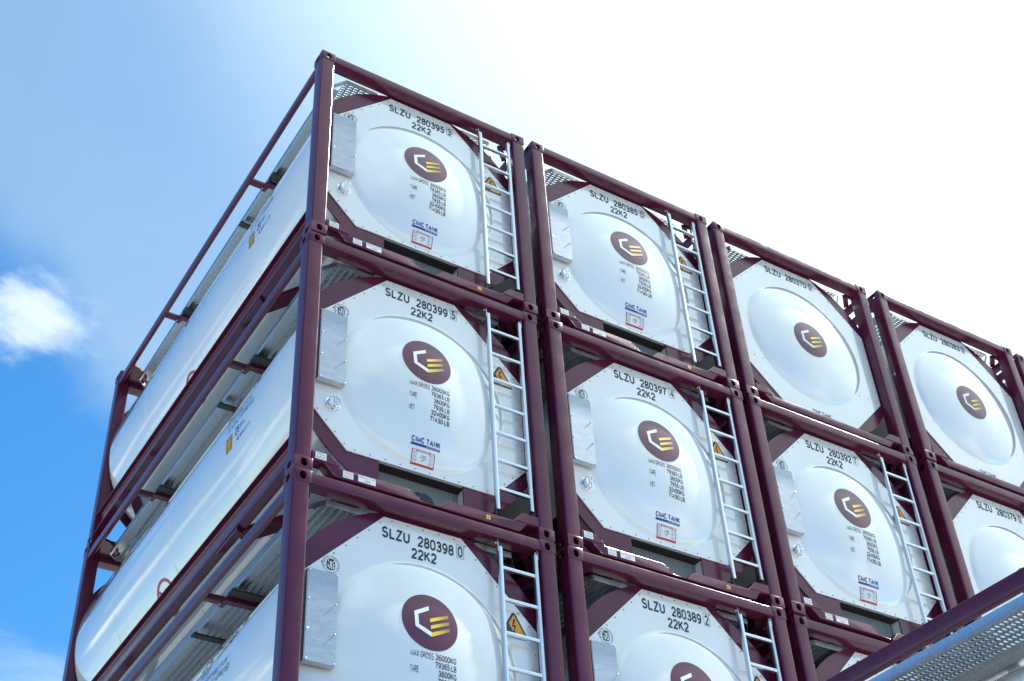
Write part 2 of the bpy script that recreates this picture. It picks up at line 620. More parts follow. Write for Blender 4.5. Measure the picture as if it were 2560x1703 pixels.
def dome_y(x, z):
    r = math.hypot(x - CX, z - ZD)
    if r < 0.755:
        return 0.018 + 0.145 * r * r
    y0, s0 = 0.018 + 0.145 * 0.755 ** 2, 2 * 0.145 * 0.755
    if r < 0.80:
        t = r - 0.755
        return y0 + s0 * t + 2.2 * t * t
    y1, s1 = y0 + s0 * 0.045 + 2.2 * 0.045 ** 2, s0 + 4.4 * 0.045
    if r < 0.842:
        t = (r - 0.80) / 0.042
        h00 = 2 * t ** 3 - 3 * t ** 2 + 1; h10 = t ** 3 - 2 * t ** 2 + t; h01 = -2 * t ** 3 + 3 * t ** 2
        return h00 * y1 + h10 * s1 * 0.042 + h01 * PY
    return PY


def on_dome(off=0.0022):
    return lambda x, z, l=0.0: (x, dome_y(x, Z(z)) - off - l, Z(z))


def on_rail(y):
    return lambda x, z, l=0.0: (x, y - l, Z(z))


def on_side(off=0.003):
    # u runs toward the front (reading direction), h up along the cladding
    def fn(u, h, l=0.0):
        a = h / TR
        q = TR + off + l
        return (CX - q * math.cos(a), -u, ZC + q * math.sin(a))
    return fn


OCT_A = [(0.862, -0.140), (1.580, -0.140), (2.268, -0.832), (2.268, -1.832), (1.926, -2.190), (0.512, -2.190), (0.170, -1.832), (0.170, -0.832)]
OCT_B = [(0.832, -0.150), (1.606, -0.150), (2.268, -0.812), (2.268, -1.840), (1.704, -2.416), (0.734, -2.416), (0.170, -1.840), (0.170, -0.812)]


def end_panel_mesh(octa, name):
    pts = [(x, Z(z)) for x, z in octa]
    angs = [2 * math.pi * i / 144 for i in range(144)]
    for x, z in pts:
        angs.append(math.atan2(z - ZD, x - CX) % (2 * math.pi))
    angs = sorted(set(round(a, 5) for a in angs))
    n = len(angs)

    def edge_r(a):
        dx, dz = math.cos(a), math.sin(a)
        best = 9
        for i in range(8):
            (x1, z1), (x2, z2) = pts[i], pts[(i + 1) % 8]
            ex, ez = x2 - x1, z2 - z1
            den = dx * ez - dz * ex
            if abs(den) < 1e-9:
                continue
            t = ((x1 - CX) * ez - (z1 - ZD) * ex) / den
            s = ((x1 - CX) * dz - (z1 - ZD) * dx) / den
            if t > 0 and -1e-4 <= s <= 1 + 1e-4:
                best = min(best, t)
        return best
    radii = [0.06 * k for k in range(1, 13)] + [0.745, 0.765, 0.78, 0.795, 0.805, 0.815, 0.824, 0.833, 0.842, 0.858]
    mb = MB()
    vs = [(CX, dome_y(CX, ZD), ZD)]
    for r in radii:
        for a in angs:
            x, z = CX + r * math.cos(a), ZD + r * math.sin(a)
            vs.append((x, dome_y(x, z), z))
    for y in (PY, PY + 0.012):
        for a in angs:
            r = max(edge_r(a), 0.86)
            vs.append((CX + r * math.cos(a), y, ZD + r * math.sin(a)))
    fs = [(0, 1 + i, 1 + (i + 1) % n) for i in range(n)]
    for k in range(len(radii) + 1):
        b = 1 + k * n
        for i in range(n):
            j = (i + 1) % n
            fs.append((b + i, b + n + i, b + n + j, b + j))
    mb.add(vs, fs)
    me = mb.mesh(name, M['white'], 30)
    # keep the front facing -y
    if me.polygons[0].normal.y > 0:
        me.flip_normals()
    return me


def screws_mesh(octa):
    mb = MB()
    n = len(octa)
    c = (sum(p[0] for p in octa) / n, sum(p[1] for p in octa) / n)
    for i in range(n):
        a, b = Vector(octa[i]), Vector(octa[(i + 1) % n])
        L = (b - a).length
        k = max(2, round(L / 0.135))
        nrm = Vector((-(b - a).y, (b - a).x)).normalized()
        if (Vector(c) - a).dot(nrm) < 0:
            nrm = -nrm
        for j in range(k):
            p = a + (b - a) * ((j + 0.5) / k) + nrm * 0.024
            mb.lathe([(0.0060, 0.0), (0.0060, -0.003), (0.003, -0.005)], (p.x, PY, Z(p.y)), 'y', 8)
    return mb.mesh('screw_heads', M['screw'], 40)


def end_plate_mesh(y0, y1, notch):
    """round-shouldered maroon plate behind the white panel, clipped between posts and rails"""
    rr = 1.262
    x0, x1, z0, z1 = 0.140, W - 0.140, 0.090, HT - 0.060
    zc = HT - 1.305
    out = []
    for i in range(160):
        a = 2 * math.pi * (i + 0.5) / 160 - math.pi / 2
        x, z = CX + rr * math.cos(a), zc + rr * math.sin(a)
        out.append((min(max(x, x0), x1), min(max(z, z0), z1)))
    pts = []
    for p in out:
        if not pts or (abs(p[0] - pts[-1][0]) + abs(p[1] - pts[-1][1])) > 1e-6:
            pts.append(p)
    if notch:
        a, b, zt = 0.812, 1.622, Z(-2.12)
        right = [p for p in pts if not (a < p[0] < b and p[1] < zt)]
        # start just right of the notch and run round to its left side
        start = max(range(len(right)), key=lambda i: (right[i][1] < zt and right[i][0] >= b, -right[i][0] if right[i][0] >= b else -9))
        seq = right[start:] + right[:start]
        pts = [(b, zt), (b, z0)] + seq + [(a, z0), (a, zt)]
    mb = MB()
    mb.prism(pts, 'y', y0, y1)
    bm = bmesh.new()
    vs = [bm.verts.new(v) for v in mb.v]
    for f in mb.f:
        try:
            bm.faces.new([vs[i] for i in f])
        except ValueError:
            pass
    bmesh.ops.triangulate(bm, faces=[f for f in bm.faces if len(f.verts) > 4])
    bmesh.ops.recalc_face_normals(bm, faces=bm.faces)
    me = bpy.data.meshes.new('end_plate'); bm.to_mesh(me); bm.free()
    me.materials.append(M['maroon'])
    return me


def casting_mesh():
    """corner casting with its three oval openings, hollow inside; corner at origin, x right, y back, z up (top one)"""
    bm = bmesh.new()
    bmesh.ops.create_cube(bm, size=1)
    for v in bm.verts:
        v.co = Vector(((v.co.x + 0.5) * 0.162, (v.co.y + 0.5) * 0.178, (v.co.z - 0.5) * 0.1165))
    sharp = [e for e in bm.edges if all(v.co.x < 1e-4 for v in e.verts) and all(v.co.z > -1e-4 for v in e.verts)]
    bmesh.ops.bevel(bm, geom=sharp, offset=0.026, segments=4, profile=0.5, affect='EDGES')
    e2 = [e for e in bm.edges if e.calc_length() > 0.06 and e.is_manifold and e.calc_face_angle(0) > 1.2]
    bmesh.ops.bevel(bm, geom=e2, offset=0.006, segments=2, profile=0.5, affect='EDGES')
    base = bpy.data.meshes.new('corner_casting'); bm.to_mesh(base); bm.free()
    base.materials.append(M['maroon'])
    def oval(cx, cy, rx, ry, n=20):
        return [(cx + rx * math.copysign(abs(math.cos(a)) ** 0.75, math.cos(a)), cy + ry * math.copysign(abs(math.sin(a)) ** 0.75, math.sin(a))) for a in (2 * math.pi * i / n for i in range(n))]
    cut = [
        MB().box(0.022, 0.140, 0.024, 0.156, -0.098, -0.022).mesh('c', M['maroon']),
        MB().prism(oval(0.086, -0.062, 0.028, 0.037), 'y', -0.05, 0.05).mesh('c', M['maroon']),
        MB().prism(oval(0.094, -0.062, 0.038, 0.033), 'x', -0.05, 0.05).mesh('c', M['maroon']),
        MB().prism(oval(0.086, 0.094, 0.030, 0.056), 'z', -0.05, 0.05).mesh('c', M['maroon']),
    ]
    me = boolean(base, cut, 'corner_casting')
    me.shade_smooth(); me.set_sharp_from_angle(angle=R(28))
    return me


def shifted(me, dx, dy, dz):
    m = me.copy()
    for v in m.vertices:
        v.co += Vector((dx, dy, dz))
    return m


# prototypes: list of (mesh, part name, parent index or None, label) per kind
class Kit:
    def __init__(self):
        self.items = []

    def add(self, me, name, parent=None, label=None, kind=None):
        self.items.append((me, name, parent, label, kind))
        return len(self.items) - 1


# --- shared meshes
cast0 = casting_mesh()
CASTS = []
for right in (0, 1):
    for back in (0, 1):
        for bottom in (0, 1):
            m = cast0
            if bottom: m = mirror_mesh(m, 'corner_casting', 2, 0.0)
            m = shifted(m, 0, 0, 0.003 if bottom else HT - 0.001)
            if right: m = mirror_mesh(m, 'corner_casting', 0, CX)
            if back: m = mirror_mesh(m, 'corner_casting', 1, LEN / 2)
            CASTS.append(m)

post_fl = MB().prism(roundrect(0.004, 0.005, 0.150, 0.156, 0.016), 'z', 0.1195, HT - 0.1175).mesh('corner_post', M['maroon'], 40)
POSTS = [post_fl, mirror_mesh(post_fl, 'corner_post', 0, CX), mirror_mesh(post_fl, 'corner_post', 1, LEN / 2)]
POSTS.append(mirror_mesh(POSTS[1], 'corner_post', 1, LEN / 2))

top_end = MB().prism(roundrect(0.004, Z(-0.113), 0.140, Z(-0.016), 0.008), 'x', 0.162, W - 0.162).mesh('top_end_rail', M['maroon'], 40)
top_back = MB().prism(roundrect(LEN - 0.16, Z(-0.212), LEN - 0.006, Z(-0.016), 0.008), 'x', 0.1515, W - 0.1515).mesh('top_end_rail', M['maroon'], 40)

RAIL_STEP = [(0.150, -2.382), (0.303, -2.382), (0.408, -2.479), (1.043, -2.479), (1.130, -2.553), (1.165, -2.561), (1.300, -2.564), (1.382, -2.478), (2.026, -2.478), (2.124, -2.376), (2.288, -2.376),
             (2.288, -2.477), (2.163, -2.479), (2.083, -2.573), (0.357, -2.573), (0.263, -2.477), (0.150, -2.477)]
RAIL_STEP_B = [p for p in RAIL_STEP if not (1.0 < p[0] < 1.4)]


def rail_mesh(poly):
    pts = [(x, Z(z)) for x, z in poly]
    bm = bmesh.new()
    f = bm.faces.new([bm.verts.new((x, 0.010, z)) for x, z in pts])
    r = bmesh.ops.extrude_face_region(bm, geom=[f])
    for v in [g for g in r['geom'] if isinstance(g, bmesh.types.BMVert)]:
        v.co.y += 0.10
    bmesh.ops.recalc_face_normals(bm, faces=bm.faces)
    fr = [e for e in bm.edges if all(abs(v.co.y - 0.010) < 1e-5 for v in e.verts)]
    bmesh.ops.bevel(bm, geom=fr, offset=0.006, segments=3, profile=0.5, affect='EDGES')
    me = bpy.data.meshes.new('bottom_end_rail'); bm.to_mesh(me); bm.free()
    me.shade_smooth(); me.set_sharp_from_angle(angle=R(30))
    me.materials.append(M['maroon'])
    return me


bot_A, bot_B = rail_mesh(RAIL_STEP), rail_mesh(RAIL_STEP_B)
# folded seam lines on the stepped rail ends, welded doubler plates
doubler = MB().prism([(0.158, Z(-2.388)), (0.300, Z(-2.388)), (0.392, Z(-2.470)), (0.158, Z(-2.472))], 'y', 0.004, 0.012).mesh('doubler_plate', M['maroon'])
doubler_r = MB().prism([(2.132, Z(-2.382)), (2.280, Z(-2.382)), (2.280, Z(-2.470)), (2.045, Z(-2.472))], 'y', 0.004, 0.012).mesh('doubler_plate', M['maroon'])
bot_back = MB().box(0.150, W - 0.150, LEN - 0.11, LEN - 0.01, 0.02, 0.12).mesh('bottom_end_rail', M['maroon'])

tsr = MB().prism(roundrect(0.012, Z(-0.208), 0.062, Z(-0.108), 0.008, 3), 'y', 0.160, LEN - 0.160).mesh('top_side_rail', M['maroon'], 40)
TSR = [tsr, mirror_mesh(tsr, 'top_side_rail', 0, CX)]
ch = [(0.012, -2.478), (0.105, -2.478), (0.105, -2.205), (0.012, -2.205), (0.012, -2.217), (0.058, -2.217), (0.070, -2.232), (0.070, -2.452), (0.058, -2.466), (0.012, -2.466)]
bsr = MB().prism([(x, Z(z)) for x, z in ch], 'y', 0.160, LEN - 0.160).mesh('bottom_side_rail', M['maroon'], 40)
BSR = [bsr, mirror_mesh(bsr, 'bottom_side_rail', 0, CX)]

# diagonal floor braces and roof gussets
def brace(p, q, w):
    return MB().bar((p[0], p[1], Z(-2.47)), (q[0], q[1], Z(-2.47)), w, 0.05).mesh('diagonal_brace', M['maroon'])


FB = [brace((0.106, 1.30), (0.86, 0.165), 0.153), brace((0.106, 4.84), (0.74, LEN - 0.165), 0.115)]
FB += [mirror_mesh(f, 'diagonal_brace', 0, CX) for f in FB[:2]]
fg = MB().prism([(0.020, 1.62), (0.020, 1.16), (0.090, 1.20), (0.090, 1.40)], 'z', Z(-2.515), Z(-2.4785)).mesh('floor_gusset', M['maroon'])
FGS = [fg, mirror_mesh(fg, 'floor_gusset', 0, CX)]
gus = MB().prism([(0.064, LEN - 0.53), (0.15, LEN - 0.50), (0.31, LEN - 0.33), (0.31, LEN - 0.161), (0.064, LEN - 0.161)], 'z', Z(-0.150), Z(-0.118)).mesh('corner_gusset', M['maroon'])
gf = MB().bar((0.071, 0.30, Z(-0.10)), (0.215, 0.165, Z(-0.10)), 0.06, 0.05).mesh('corner_gusset', M['maroon'])
GUS = [gus, mirror_mesh(gus, 'corner_gusset', 0, CX), gf, mirror_mesh(gf, 'corner_gusset', 0, CX)]

# tank with its cladding seams
def tank_profile():
    pr = [(1.12, 0.162), (1.165, 0.167), (1.188, 0.185), (TR, 0.215)]
    y = 0.215
    for s in (1.52, 3.03, 4.58):
        pr += [(TR, s - 0.009), (TR - 0.006, s - 0.004), (TR - 0.006, s + 0.004), (TR, s + 0.009)]
    pr += [(TR, 5.78), (TR - 0.006, 5.83), (TR - 0.026, 5.875), (TR - 0.065, 5.90), (1.05, 5.905)]
    return pr


tank_raw = MB().lathe(tank_profile(), (CX, 0, ZC), 'y', 128).mesh('tank', M['white'], 50)
cut = MB().box(0.802, 1.632, 0.10, 0.262, -0.2, Z(-2.192)).mesh('c', M['white'])
tank_A = boolean(tank_raw.copy(), [cut], 'tank')
tank_A.shade_smooth(); tank_A.set_sharp_from_angle(angle=R(28))
tank_B = tank_raw

ridge = Print()
for k in range(40):
    pass


# walkway of punched planking: real slots
def walkway_mesh():
    mb = MB()
    zt, th = Z(-0.122), 0.003
    px, py = 0.0606, 0.0308
    xs = [0.3485 + px * k for k in range(5)]
    y0, y1 = 0.155, LEN - 0.20
    n = int((y1 - y0) / py)
    ov = [(0.0235 * sx, 0.0078 * sy) for sx, sy in ((1, 0), (0.62, 0.95), (-0.62, 0.95), (-1, 0), (-0.62, -0.95), (0.62, -0.95))]

    def okay(x, y):
        # outer front corner is cut off at an angle
        if y < 0.30 and (x - 0.24) < (0.30 - y) * 0.85 - 0.01:
            return False
        if y > y1 - 0.1 and (x - 0.24) < (y - (y1 - 0.1)) * 0.85:
            return False
        return True
    for k in range(n):
        yc = y0 + py * (k + 0.5)
        for xc0 in xs:
            xc = xc0 + px / 2
            if not okay(xc0, yc):
                continue
            hx, hy = px / 2, py / 2
            o = len(mb.v)
            corners = [(hx, 0), (hx, hy), (-hx, hy), (-hx, 0), (-hx, -hy), (hx, -hy)]
            v = [(xc + a, yc + b, zt) for a, b in corners] + [(xc + a, yc + b * 1.3, zt) for a, b in ov] + \
                [(xc + a, yc + b * 1.18, zt - 0.004) for a, b in ov] + [(xc + a * 0.97, yc + b, zt + th) for a, b in ov]
            f = []
            for i in range(6):
                j = (i + 1) % 6
                f.append((i, j, 6 + j, 6 + i))
                f.append((6 + i, 6 + j, 12 + j, 12 + i))
                f.append((12 + i, 12 + j, 18 + j, 18 + i))
            mb.add(v, f)
    xa, xb = xs[0], xs[-1] + px
    # plain margins with a row of small drain holes left dark, flanges
    ye = y0 + py * n
    mb.add([(0.222, 0.315, zt), (xa, 0.315 - 0.0, zt), (xa, ye - 0.1, zt), (0.222, ye - 0.1, zt)], [(0, 1, 2, 3)])
    mb.add([(xb, y0, zt), (0.715, y0, zt), (0.715, ye, zt), (xb, ye, zt)], [(0, 1, 2, 3)])
    mb.box(0.222, 0.2255, 0.315, ye - 0.1, Z(-0.177), zt + 0.001)
    mb.box(0.222, 0.245, 0.315, ye - 0.1, Z(-0.180), Z(-0.1772))
    mb.box(0.7155, 0.7185, y0, ye, Z(-0.172), zt + 0.001)
    mb.box(0.7187, 0.788, y0, ye, Z(-0.172), Z(-0.168))
    # angled end strips
    mb.bar((0.224, 0.318, Z(-0.148)), (0.362, 0.150, Z(-0.148)), 0.004, 0.055)
    mb.bar((0.362, 0.150, Z(-0.148)), (0.717, 0.150, Z(-0.148)), 0.004, 0.055)
    mb.bar((0.224, ye - 0.1, Z(-0.148)), (0.33, ye + 0.004, Z(-0.148)), 0.004, 0.055)
    mb.bar((0.33, ye + 0.004, Z(-0.148)), (0.717, ye + 0.004, Z(-0.148)), 0.004, 0.055)
    return mb.mesh('walkway', M['galv'], 30, smooth=False, recalc=False)


ww = walkway_mesh()
WALK = [ww, mirror_mesh(ww, 'walkway', 0, CX)]
studs = MB()
for k in range(170):
    y = 0.36 + 0.0308 * k
    studs.lathe([(0.0055, 0.0), (0.0055, -0.003), (0.0022, -0.005)], (0.327, y, Z(-0.1225)), 'z', 6)
STUD = studs.mesh('raised_dimples', M['chrome'], 60)


def support(y):
    mb = MB()
    mb.prism(roundrect(y - 0.035, Z(-0.205), y + 0.035, Z(-0.142), 0.012, 3), 'x', 0.0622, 0.262)
    return mb.mesh('walkway_support', M['maroon'], 40)


def support_arm(y):
    mb = MB()
    mb.box(0.225, 0.66, y - 0.125, y - 0.055, Z(-0.235), Z(-0.182))
    mb.box(0.205, 0.245, y - 0.11, y + 0.03, Z(-0.225), Z(-0.2055))
    return mb.mesh('support_arm', M['maroon'])


def bolts(y):
    mb = MB()
    for dx, dy in ((0.235, -0.012), (0.250, 0.014), (0.205, 0.0)):
        mb.lathe([(0.010, 0.0), (0.010, -0.008), (0.006, -0.010)], (dx, y + dy, Z(-0.2052)), 'z', 8)
    return mb.mesh('bolts', M['chrome'])


def cross_strap(y, w=0.055):
    return MB().box(0.212, 0.70, y - w, y + w, Z(-0.200), Z(-0.1785)).mesh('walkway_strap', M['strap'])


SUP_Y = (1.885, 4.40)

# ladder
LX0, LX1 = 1.876, 2.236
def ladder_stiles():
    mb = MB()
    for x, za, zb in ((LX0 + 0.004, -0.172, -2.388), (LX1 - 0.006, -0.158, -2.310)):
        mb.prism(roundrect(x, 0.032, x + 0.036, 0.066, 0.004, 2), 'z', Z(zb), Z(za))
    return mb.mesh('ladder', M['alu'], 40)


LAD = ladder_stiles()
RUNGS = []
for z in (-0.366, -0.659, -0.962, -1.266, -1.566, -1.868, -2.166):
    RUNGS.append(MB().prism(roundrect(0.034, Z(z) - 0.015, 0.064, Z(z) + 0.015, 0.005, 2), 'x', LX0 + 0.0405, LX1 - 0.0065).mesh('rung', M['alu'], 40))
BRK = []
for x, z0, z1 in ((1.874, -0.172, -0.1135), (2.266, -0.158, -0.1135), (1.874, -2.4775, -2.375), (2.267, -2.3755, -2.298)):
    mb = MB()
    mb.box(x - 0.003, x + 0.003, 0.030, 0.066, Z(z0) if z0 < -1 else Z(z0) - 0.05, Z(z1))
    mb.lathe([(0.011, 0), (0.011, -0.009), (0.006, -0.011)], (x - 0.014, 0.05, Z((z0 + z1) / 2) ), 'y', 8)
    BRK.append(mb.mesh('ladder_bracket', M['weld'] if z0 > -1 else M['strap']))

# data plate cabinet
plate = MB().prism(roundrect(0.196, Z(-1.588), 0.440, Z(-0.832), 0.006, 2), 'y', 0.050, 0.052)
PLATE_F = plate.mesh('data_plate', M['plate'])
PLATE_B = MB().box(0.190, 0.4385, 0.0535, 0.108, Z(-1.589), Z(-0.834)).mesh('plate_box', M['galv'])
mb = MB()
for x in (0.208, 0.430):
    for z in (-0.846, -1.09, -1.335, -1.574):
        mb.lathe([(0.0065, 0), (0.0065, -0.004), (0.003, -0.006)], (x, 0.050, Z(z)), 'y', 8)
PLATE_S = mb.mesh('rivets', M['chrome'])

# polished cap on the end
mb = MB()
cc = (0.370, PY - 0.0005, Z(-1.766))
mb.lathe([(0.073, 0.0), (0.073, -0.004), (0.064, -0.006)], cc, 'y', 36)
CAP_F = mb.mesh('cap_flange', M['chrome'], 40)
mb = MB()
mb.lathe([(0.058, -0.0063), (0.058, -0.048), (0.053, -0.054), (0.050, -0.0545), (0.047, -0.049), (0.044, -0.0488), (0.014, -0.0488), (0.012, -0.055), (0.004, -0.055)], cc, 'y', 36)
mb.box(cc[0] - 0.012, cc[0] - 0.006, cc[1] - 0.0535, cc[1] - 0.0485, cc[2] - 0.043, cc[2] + 0.043)
mb.box(cc[0] + 0.012, cc[0] + 0.018, cc[1] - 0.0535, cc[1] - 0.0485, cc[2] - 0.040, cc[2] + 0.040)
CAP = mb.mesh('screw_cap', M['chrome'], 30)

# outlet recess
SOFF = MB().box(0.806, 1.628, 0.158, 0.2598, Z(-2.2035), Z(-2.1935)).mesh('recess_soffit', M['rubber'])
mb = MB()
for a, b, c, d in ((1.20, 1.28, -2.36, -2.356), (1.20, 1.28, -2.404, -2.40), (1.20, 1.204, -2.40, -2.36), (1.276, 1.28, -2.40, -2.36)):
    mb.box(a, b, 0.2515, 0.2544, Z(c), Z(d))
RECL = mb.mesh('embossed_frame', M['grey'])
RECW = MB().box(0.806, 1.628, 0.2546, 0.2598, Z(-2.50), Z(-2.2037)).mesh('recess_shade_sheet', M['recess'])  # grey sheet over the white back wall, its shade painted in
SEAM = MB().bar((1.565, 0.251, Z(-2.21)), (1.540, 0.251, Z(-2.44)), 0.004, 0.006, (0, 1, 0)).mesh('corner_seam', M['grey'])


def canvas_mesh(big):
    mb = MB()
    n, m = 18, 10
    vs = []
    rnd = random.Random(3)
    for i in range(n + 1):
        a = math.pi * i / n
        for j in range(m + 1):
            t = j / m
            rr = (0.135 if big else 0.055) * (1 - 0.35 * abs(2 * t - 1) ** 3) + 0.008 * math.sin(9 * t + 5 * a)
            vs.append((1.235 + rr * 1.15 * math.cos(a), 0.165 + 0.085 * t, Z(-2.50 if big else -2.47) + rr * 1.2 * math.sin(a) + 0.006 * math.sin(14 * a + 7 * t)))
    fs = [(i * (m + 1) + j, (i + 1) * (m + 1) + j, (i + 1) * (m + 1) + j + 1, i * (m + 1) + j + 1) for i in range(n) for j in range(m)]
    # closed front and back
    fs.append(tuple(i * (m + 1) for i in range(n + 1)))
    fs.append(tuple(i * (m + 1) + m for i in range(n, -1, -1)))
    mb.add(vs, fs)
    return mb.mesh('valve_cover', M['canvas'], 50)


CANVAS = {True: canvas_mesh(True), False: canvas_mesh(False)}

# small pale hooks on the rail
def hook(x, z):
    mb = MB()
    pts = [(x + 0.020 * math.cos(R(a)), 0.060, Z(z) + 0.004 + 0.020 * math.sin(R(a))) for a in range(-20, 201, 20)]
    for a, b in zip(pts, pts[1:]):
        mb.tube(a, b, 0.0065, 8)
    mb.box(x + 0.010, x + 0.030, 0.052, 0.068, Z(z), Z(z) + 0.006)
    return mb.mesh('hook', M['label'])


HOOKS = [hook(0.214, -2.382), hook(0.446, -2.479)]
VTAG = MB().box(1.735, 1.765, 0.075, 0.082, Z(-2.478), Z(-2.446)).mesh('valve_tag', M['label'])

# weld beads: uneven bright seams
def welds(segs):
    mb = MB()
    rnd = random.Random(5)
    for (x1, z1), (x2, z2), y in segs:
        L = math.hypot(x2 - x1, z2 - z1)
        k = max(2, int(L / 0.011))
        for i in range(k):
            t = (i + 0.5) / k
            r = 0.0035 * rnd.uniform(0.7, 1.25)
            c = (x1 + (x2 - x1) * t, y, Z(z1 + (z2 - z1) * t))
            mb.lathe([(r, 0.001), (r * 1.25, -r * 0.4), (r * 0.6, -r)], c, 'y', 6)
    return mb


WELD = welds([((0.263, -2.479), (0.357, -2.571), 0.010), ((0.303, -2.384), (0.408, -2.478), 0.010), ((1.043, -2.481), (1.130, -2.553), 0.010),
              ((0.164, -2.385), (0.164, -2.470), 0.008), ((2.083, -2.571), (2.163, -2.481), 0.010)]).mesh('weld_beads', M['maroon'], 60)

PANEL_A, PANEL_B = end_panel_mesh(OCT_A, 'end_panel'), end_panel_mesh(OCT_B, 'end_panel')
SCREW_A, SCREW_B = screws_mesh(OCT_A), screws_mesh(OCT_B[:4] + OCT_B[6:])
EPL_A, EPL_B = end_plate_mesh(PY + 0.013, PY + 0.027, True), end_plate_mesh(PY + 0.013, PY + 0.027, False)
EPL_BACK = end_plate_mesh(LEN - 0.146, LEN - 0.132, False)

# ---- printed marks shared by the containers of a kind
SHIFT_B = -0.285
LOGO_A, LOGO_B = -1.048, -1.333


def logo_marks(zc, dz=0.0):
    disc = Print().disc(1.220, zc, 0.245, n=72, rings=10).mesh('logo_disc', on_dome(0.0022), M['logo'])
    br = [(1.081, -0.982), (1.211, -0.908), (1.211, -0.947), (1.115, -1.001), (1.118, -1.091), (1.225, -1.137), (1.221, -1.178), (1.085, -1.114)]
    o = zc - LOGO_A
    brk = Print().poly([(x, z + o) for x, z in br]).mesh('logo_bracket', on_dome(0.0044), M['logow'], cut=0.03)
    bars = []
    for q in ([(1.215, -1.052), (1.381, -0.978), (1.382, -0.949), (1.215, -1.020)], [(1.219, -1.111), (1.384, -1.037), (1.385, -1.008), (1.219, -1.080)],
              [(1.224, -1.178), (1.386, -1.096), (1.389, -1.066), (1.223, -1.141)]):
        bars.append(Print().poly([(x, z + o) for x, z in q]).mesh('logo_bar', on_dome(0.0044), M['logoy'], cut=0.03))
    return disc, brk, bars


DISC_A, BRKT_A, BARS_A = logo_marks(LOGO_A)
DISC_B, BRKT_B, BARS_B = logo_marks(LOGO_B)

def line(word, x0, x1, zb, zt, bold):
    return Print().text(word, x0, x1, zb, zt, bold).mesh('weight_lettering', on_dome(0.003), M['ink'], cut=0.06)


WEIGHTS = []
for i, word in enumerate(['36000KG', '79365 LB', '3600KG', '7935 LB', '32400KG', '71430 LB']):
    zt = -1.312 - 0.065 * i
    w = {'36000KG': 0.182, '79365 LB': 0.184, '3600KG': 0.158, '7935 LB': 0.160, '32400KG': 0.184, '71430 LB': 0.192}[word]
    WEIGHTS.append(line(word, 1.437 - w, 1.437, zt - 0.051, zt, 0.165))
WEIGHTS.append(line('MAX GROSS', 1.043, 1.236, -1.369, -1.317, 0.13))
WEIGHTS.append(line('TARE', 1.041, 1.108, -1.497, -1.444, 0.13))
WEIGHTS.append(line('NET', 1.036, 1.089, -1.629, -1.576, 0.13))

CODE = Print().text('22K2', 1.108, 1.340, -0.454, -0.354, 0.19).mesh('size_code', on_dome(0.0022), M['ink'])


def maker(zo):
    pr = Print().text('CIMC TANK', 1.082, 1.360, -1.930 + zo, -1.874 + zo, 0.21)
    pr.rect(1.079, 1.358, -1.962 + zo, -1.938 + zo)
    a = pr.mesh('maker_mark', on_dome(0.003), M['blue'], cut=0.05)
    b = Print().text('CIMC ENRIC', 1.225, 1.350, -1.957 + zo, -1.943 + zo, 0.17).mesh('maker_lettering', on_dome(0.005), M['label'], cut=0.05)
    return a, b


MAKER_A = maker(0.0)
MAKER_B = Print().text('CIMC TANK', 1.095, 1.362, -2.366, -2.306, 0.21).mesh('maker_mark', on_dome(0.0025), M['blue'])

# red bordered instruction sticker
x0, x1, z0, z1 = 1.094, 1.314, -2.136, -1.996
RED_BG = Print().rect(x0, x1, z0, z1).mesh('instruction_sticker', on_dome(0.003), M['label'], cut=0.03)
pr = Print()
pr.rect(x0, x0 + 0.007, z0, z1); pr.rect(x1 - 0.007, x1, z0, z1)
pr.rect(x0 + 0.007, x1 - 0.007, z0, z0 + 0.017)
pr.rect(x0 + 0.007, x1 - 0.007, z1 - 0.004, z1); pr.rect(x0 + 0.007, x1 - 0.007, z1 - 0.019, z1 - 0.016)
pr.rect(x0 + 0.042, x0 + 0.056, z1 - 0.016, z1 - 0.004); pr.rect(x1 - 0.056, x1 - 0.042, z1 - 0.016, z1 - 0.004)
pr.text('IMPORTANT NOTE', x0 + 0.062, x1 - 0.062, z1 - 0.0145, z1 - 0.006, 0.15)
RED_FR = pr.mesh('red_border', on_dome(0.0045), M['red'], cut=0.03)
pr = Print()
rnd = random.Random(4)
for k in range(13):
    zz = z0 + 0.026 + k * 0.0072
    if k % 5 != 4:
        pr.rect(x0 + 0.014, x0 + 0.014 + rnd.uniform(0.03, 0.043), zz, zz + 0.0032)
        pr.rect(x1 - 0.057, x1 - 0.057 + rnd.uniform(0.03, 0.043), zz, zz + 0.0032)
for k in range(9):
    a = rnd.uniform(0, 6.28); cx, cz = (x0 + x1) / 2 + rnd.uniform(-0.02, 0.02), (z0 + z1) / 2 + rnd.uniform(-0.02, 0.022)
    l, w = rnd.uniform(0.012, 0.026), rnd.uniform(0.003, 0.007)
    c, s = math.cos(a), math.sin(a)
    pr.poly([(cx + c * u * l - s * v * w, cz + s * u * l + c * v * w) for u, v in ((-1, -1), (1, -1), (1, 1), (-1, 1))])
RED_TX = pr.mesh('grey_drawing', on_dome(0.0045), M['grey'], cut=0.04)

